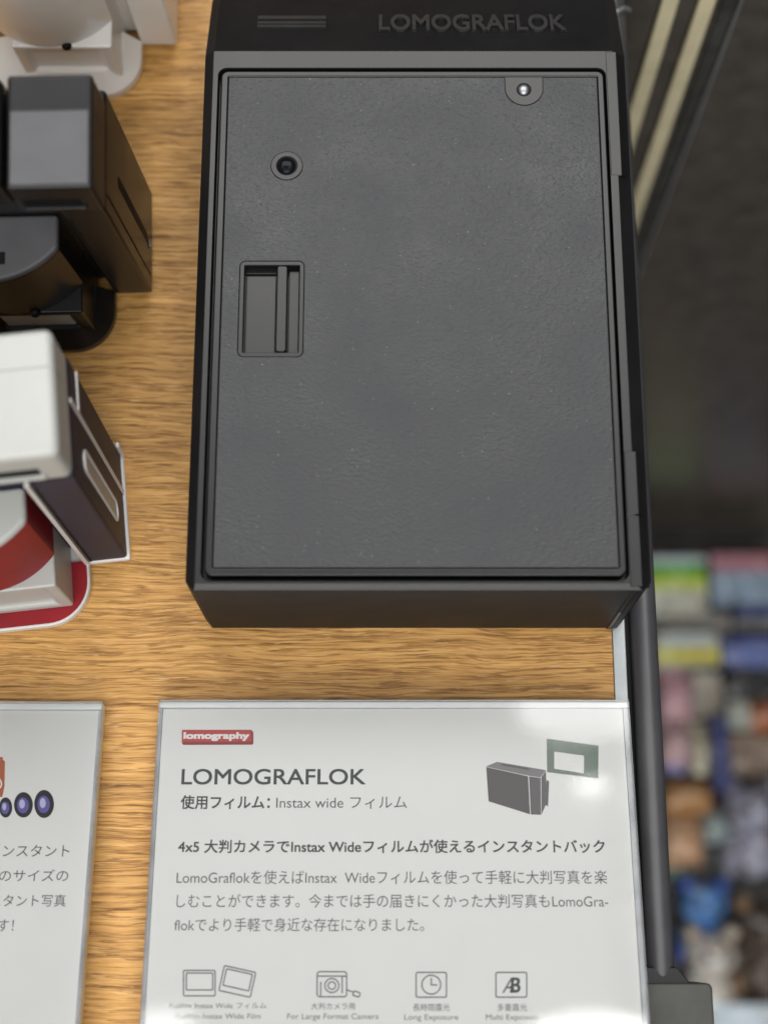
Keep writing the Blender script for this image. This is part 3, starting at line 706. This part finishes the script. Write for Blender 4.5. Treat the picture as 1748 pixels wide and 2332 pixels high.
package("tea_box", "box", "brown-grey box in front of the green and yellow package", 1500, 1662, 1392, 1446, 30, (0.16, 0.135, 0.115), ((.4, .7, (.32, .28, .24)),))
package("candy_box", "box", "cream package with a yellow band across it beside the black rod", 1490, 1636, 1440, 1512, 44, (0.50, 0.50, 0.44), ((.5, .98, (.62, .52, .07)),))
package("indigo_box", "box", "blue-violet box beside the yellow-banded package", 1646, 1780, 1450, 1520, 42, (0.10, 0.12, 0.28), ((.35, .8, (.14, .17, .36)),))
package("black_box", "box", "black box in front of the blue-violet one", 1652, 1790, 1524, 1590, 40, (0.006, 0.006, 0.007))
pouch("pink_pouch", "pouch", "pink pouch with white end lying below the yellow-banded package", 1502, 1572, 1524, 1640, 30, (0.46, 0.25, 0.27), (.62, .52, .50))
pouch("pink_pouch", "pouch", "pale pink pouch with a violet end next to the beige jar", 1506, 1566, 1645, 1742, 30, (0.50, 0.31, 0.31), (.22, .22, .46))
package("beige_box", "box", "beige-grey box beside the upper pink pouch", 1580, 1640, 1530, 1632, 34, (0.33, 0.28, 0.22))
pouch("beige_pouch", "pouch", "beige pouch beside the dark blue upright strip", 1576, 1622, 1645, 1765, 36, (0.52, 0.45, 0.31))
package("blue_book", "book", "narrow dark blue book standing beside the beige pouch", 1628, 1656, 1632, 1800, 52, (0.018, 0.03, 0.13))
package("grey_card", "card", "pale grey-green card box left of the orange one", 1658, 1712, 1596, 1660, 36, (0.36, 0.36, 0.30))
pouch("orange_pouch", "pouch", "rust-orange pouch at the right picture edge", 1700, 1790, 1588, 1672, 44, (0.36, 0.12, 0.05))
package("brown_box", "box", "brown cardboard box above the grey plush toy", 1664, 1790, 1670, 1768, 36, (0.23, 0.16, 0.11))
pouch("orange_pouch", "pouch", "tan-orange pouch beside the black rod under the pink pouches", 1512, 1618, 1776, 1852, 40, (0.42, 0.21, 0.08))
pouch("peach_pouch", "pouch", "peach pouch with teal end beside the black rod", 1512, 1596, 1856, 1978, 40, (0.55, 0.31, 0.17), (.12, .24, .22))
pouch("teal_pouch", "pouch", "small pale teal pouch between peach pouch and grey plush", 1598, 1652, 1840, 1920, 30, (0.26, 0.30, 0.28))
package("dark_box", "box", "dark green-black box beside the peach pouch", 1580, 1668, 1930, 2058, 26, (0.012, 0.018, 0.016))
plush("lilac-grey plush toy with dark eyes at the right picture edge", 1712, 1880, 36, 60, (0.30, 0.28, 0.33), (0.26, 0.24, 0.30))
plush("bright blue plush toy with pale belly near the grey end block", 1600, 2090, 30, 60, (0.10, 0.24, 0.52), (0.03, 0.07, 0.30))
plush("cream plush toy with black eyes beside the grey end block", 1618, 2210, 33, 56, (0.58, 0.50, 0.42), (0.50, 0.40, 0.30))
plush("dark brown plush toy beside the cream one at the right picture edge", 1738, 2150, 36, 58, (0.07, 0.045, 0.03), (0.20, 0.12, 0.06))
package("pale_box", "box", "pale blue-white box at the bottom right corner of the picture", 1600, 1790, 2285, 2400, 34, (0.55, 0.60, 0.62))
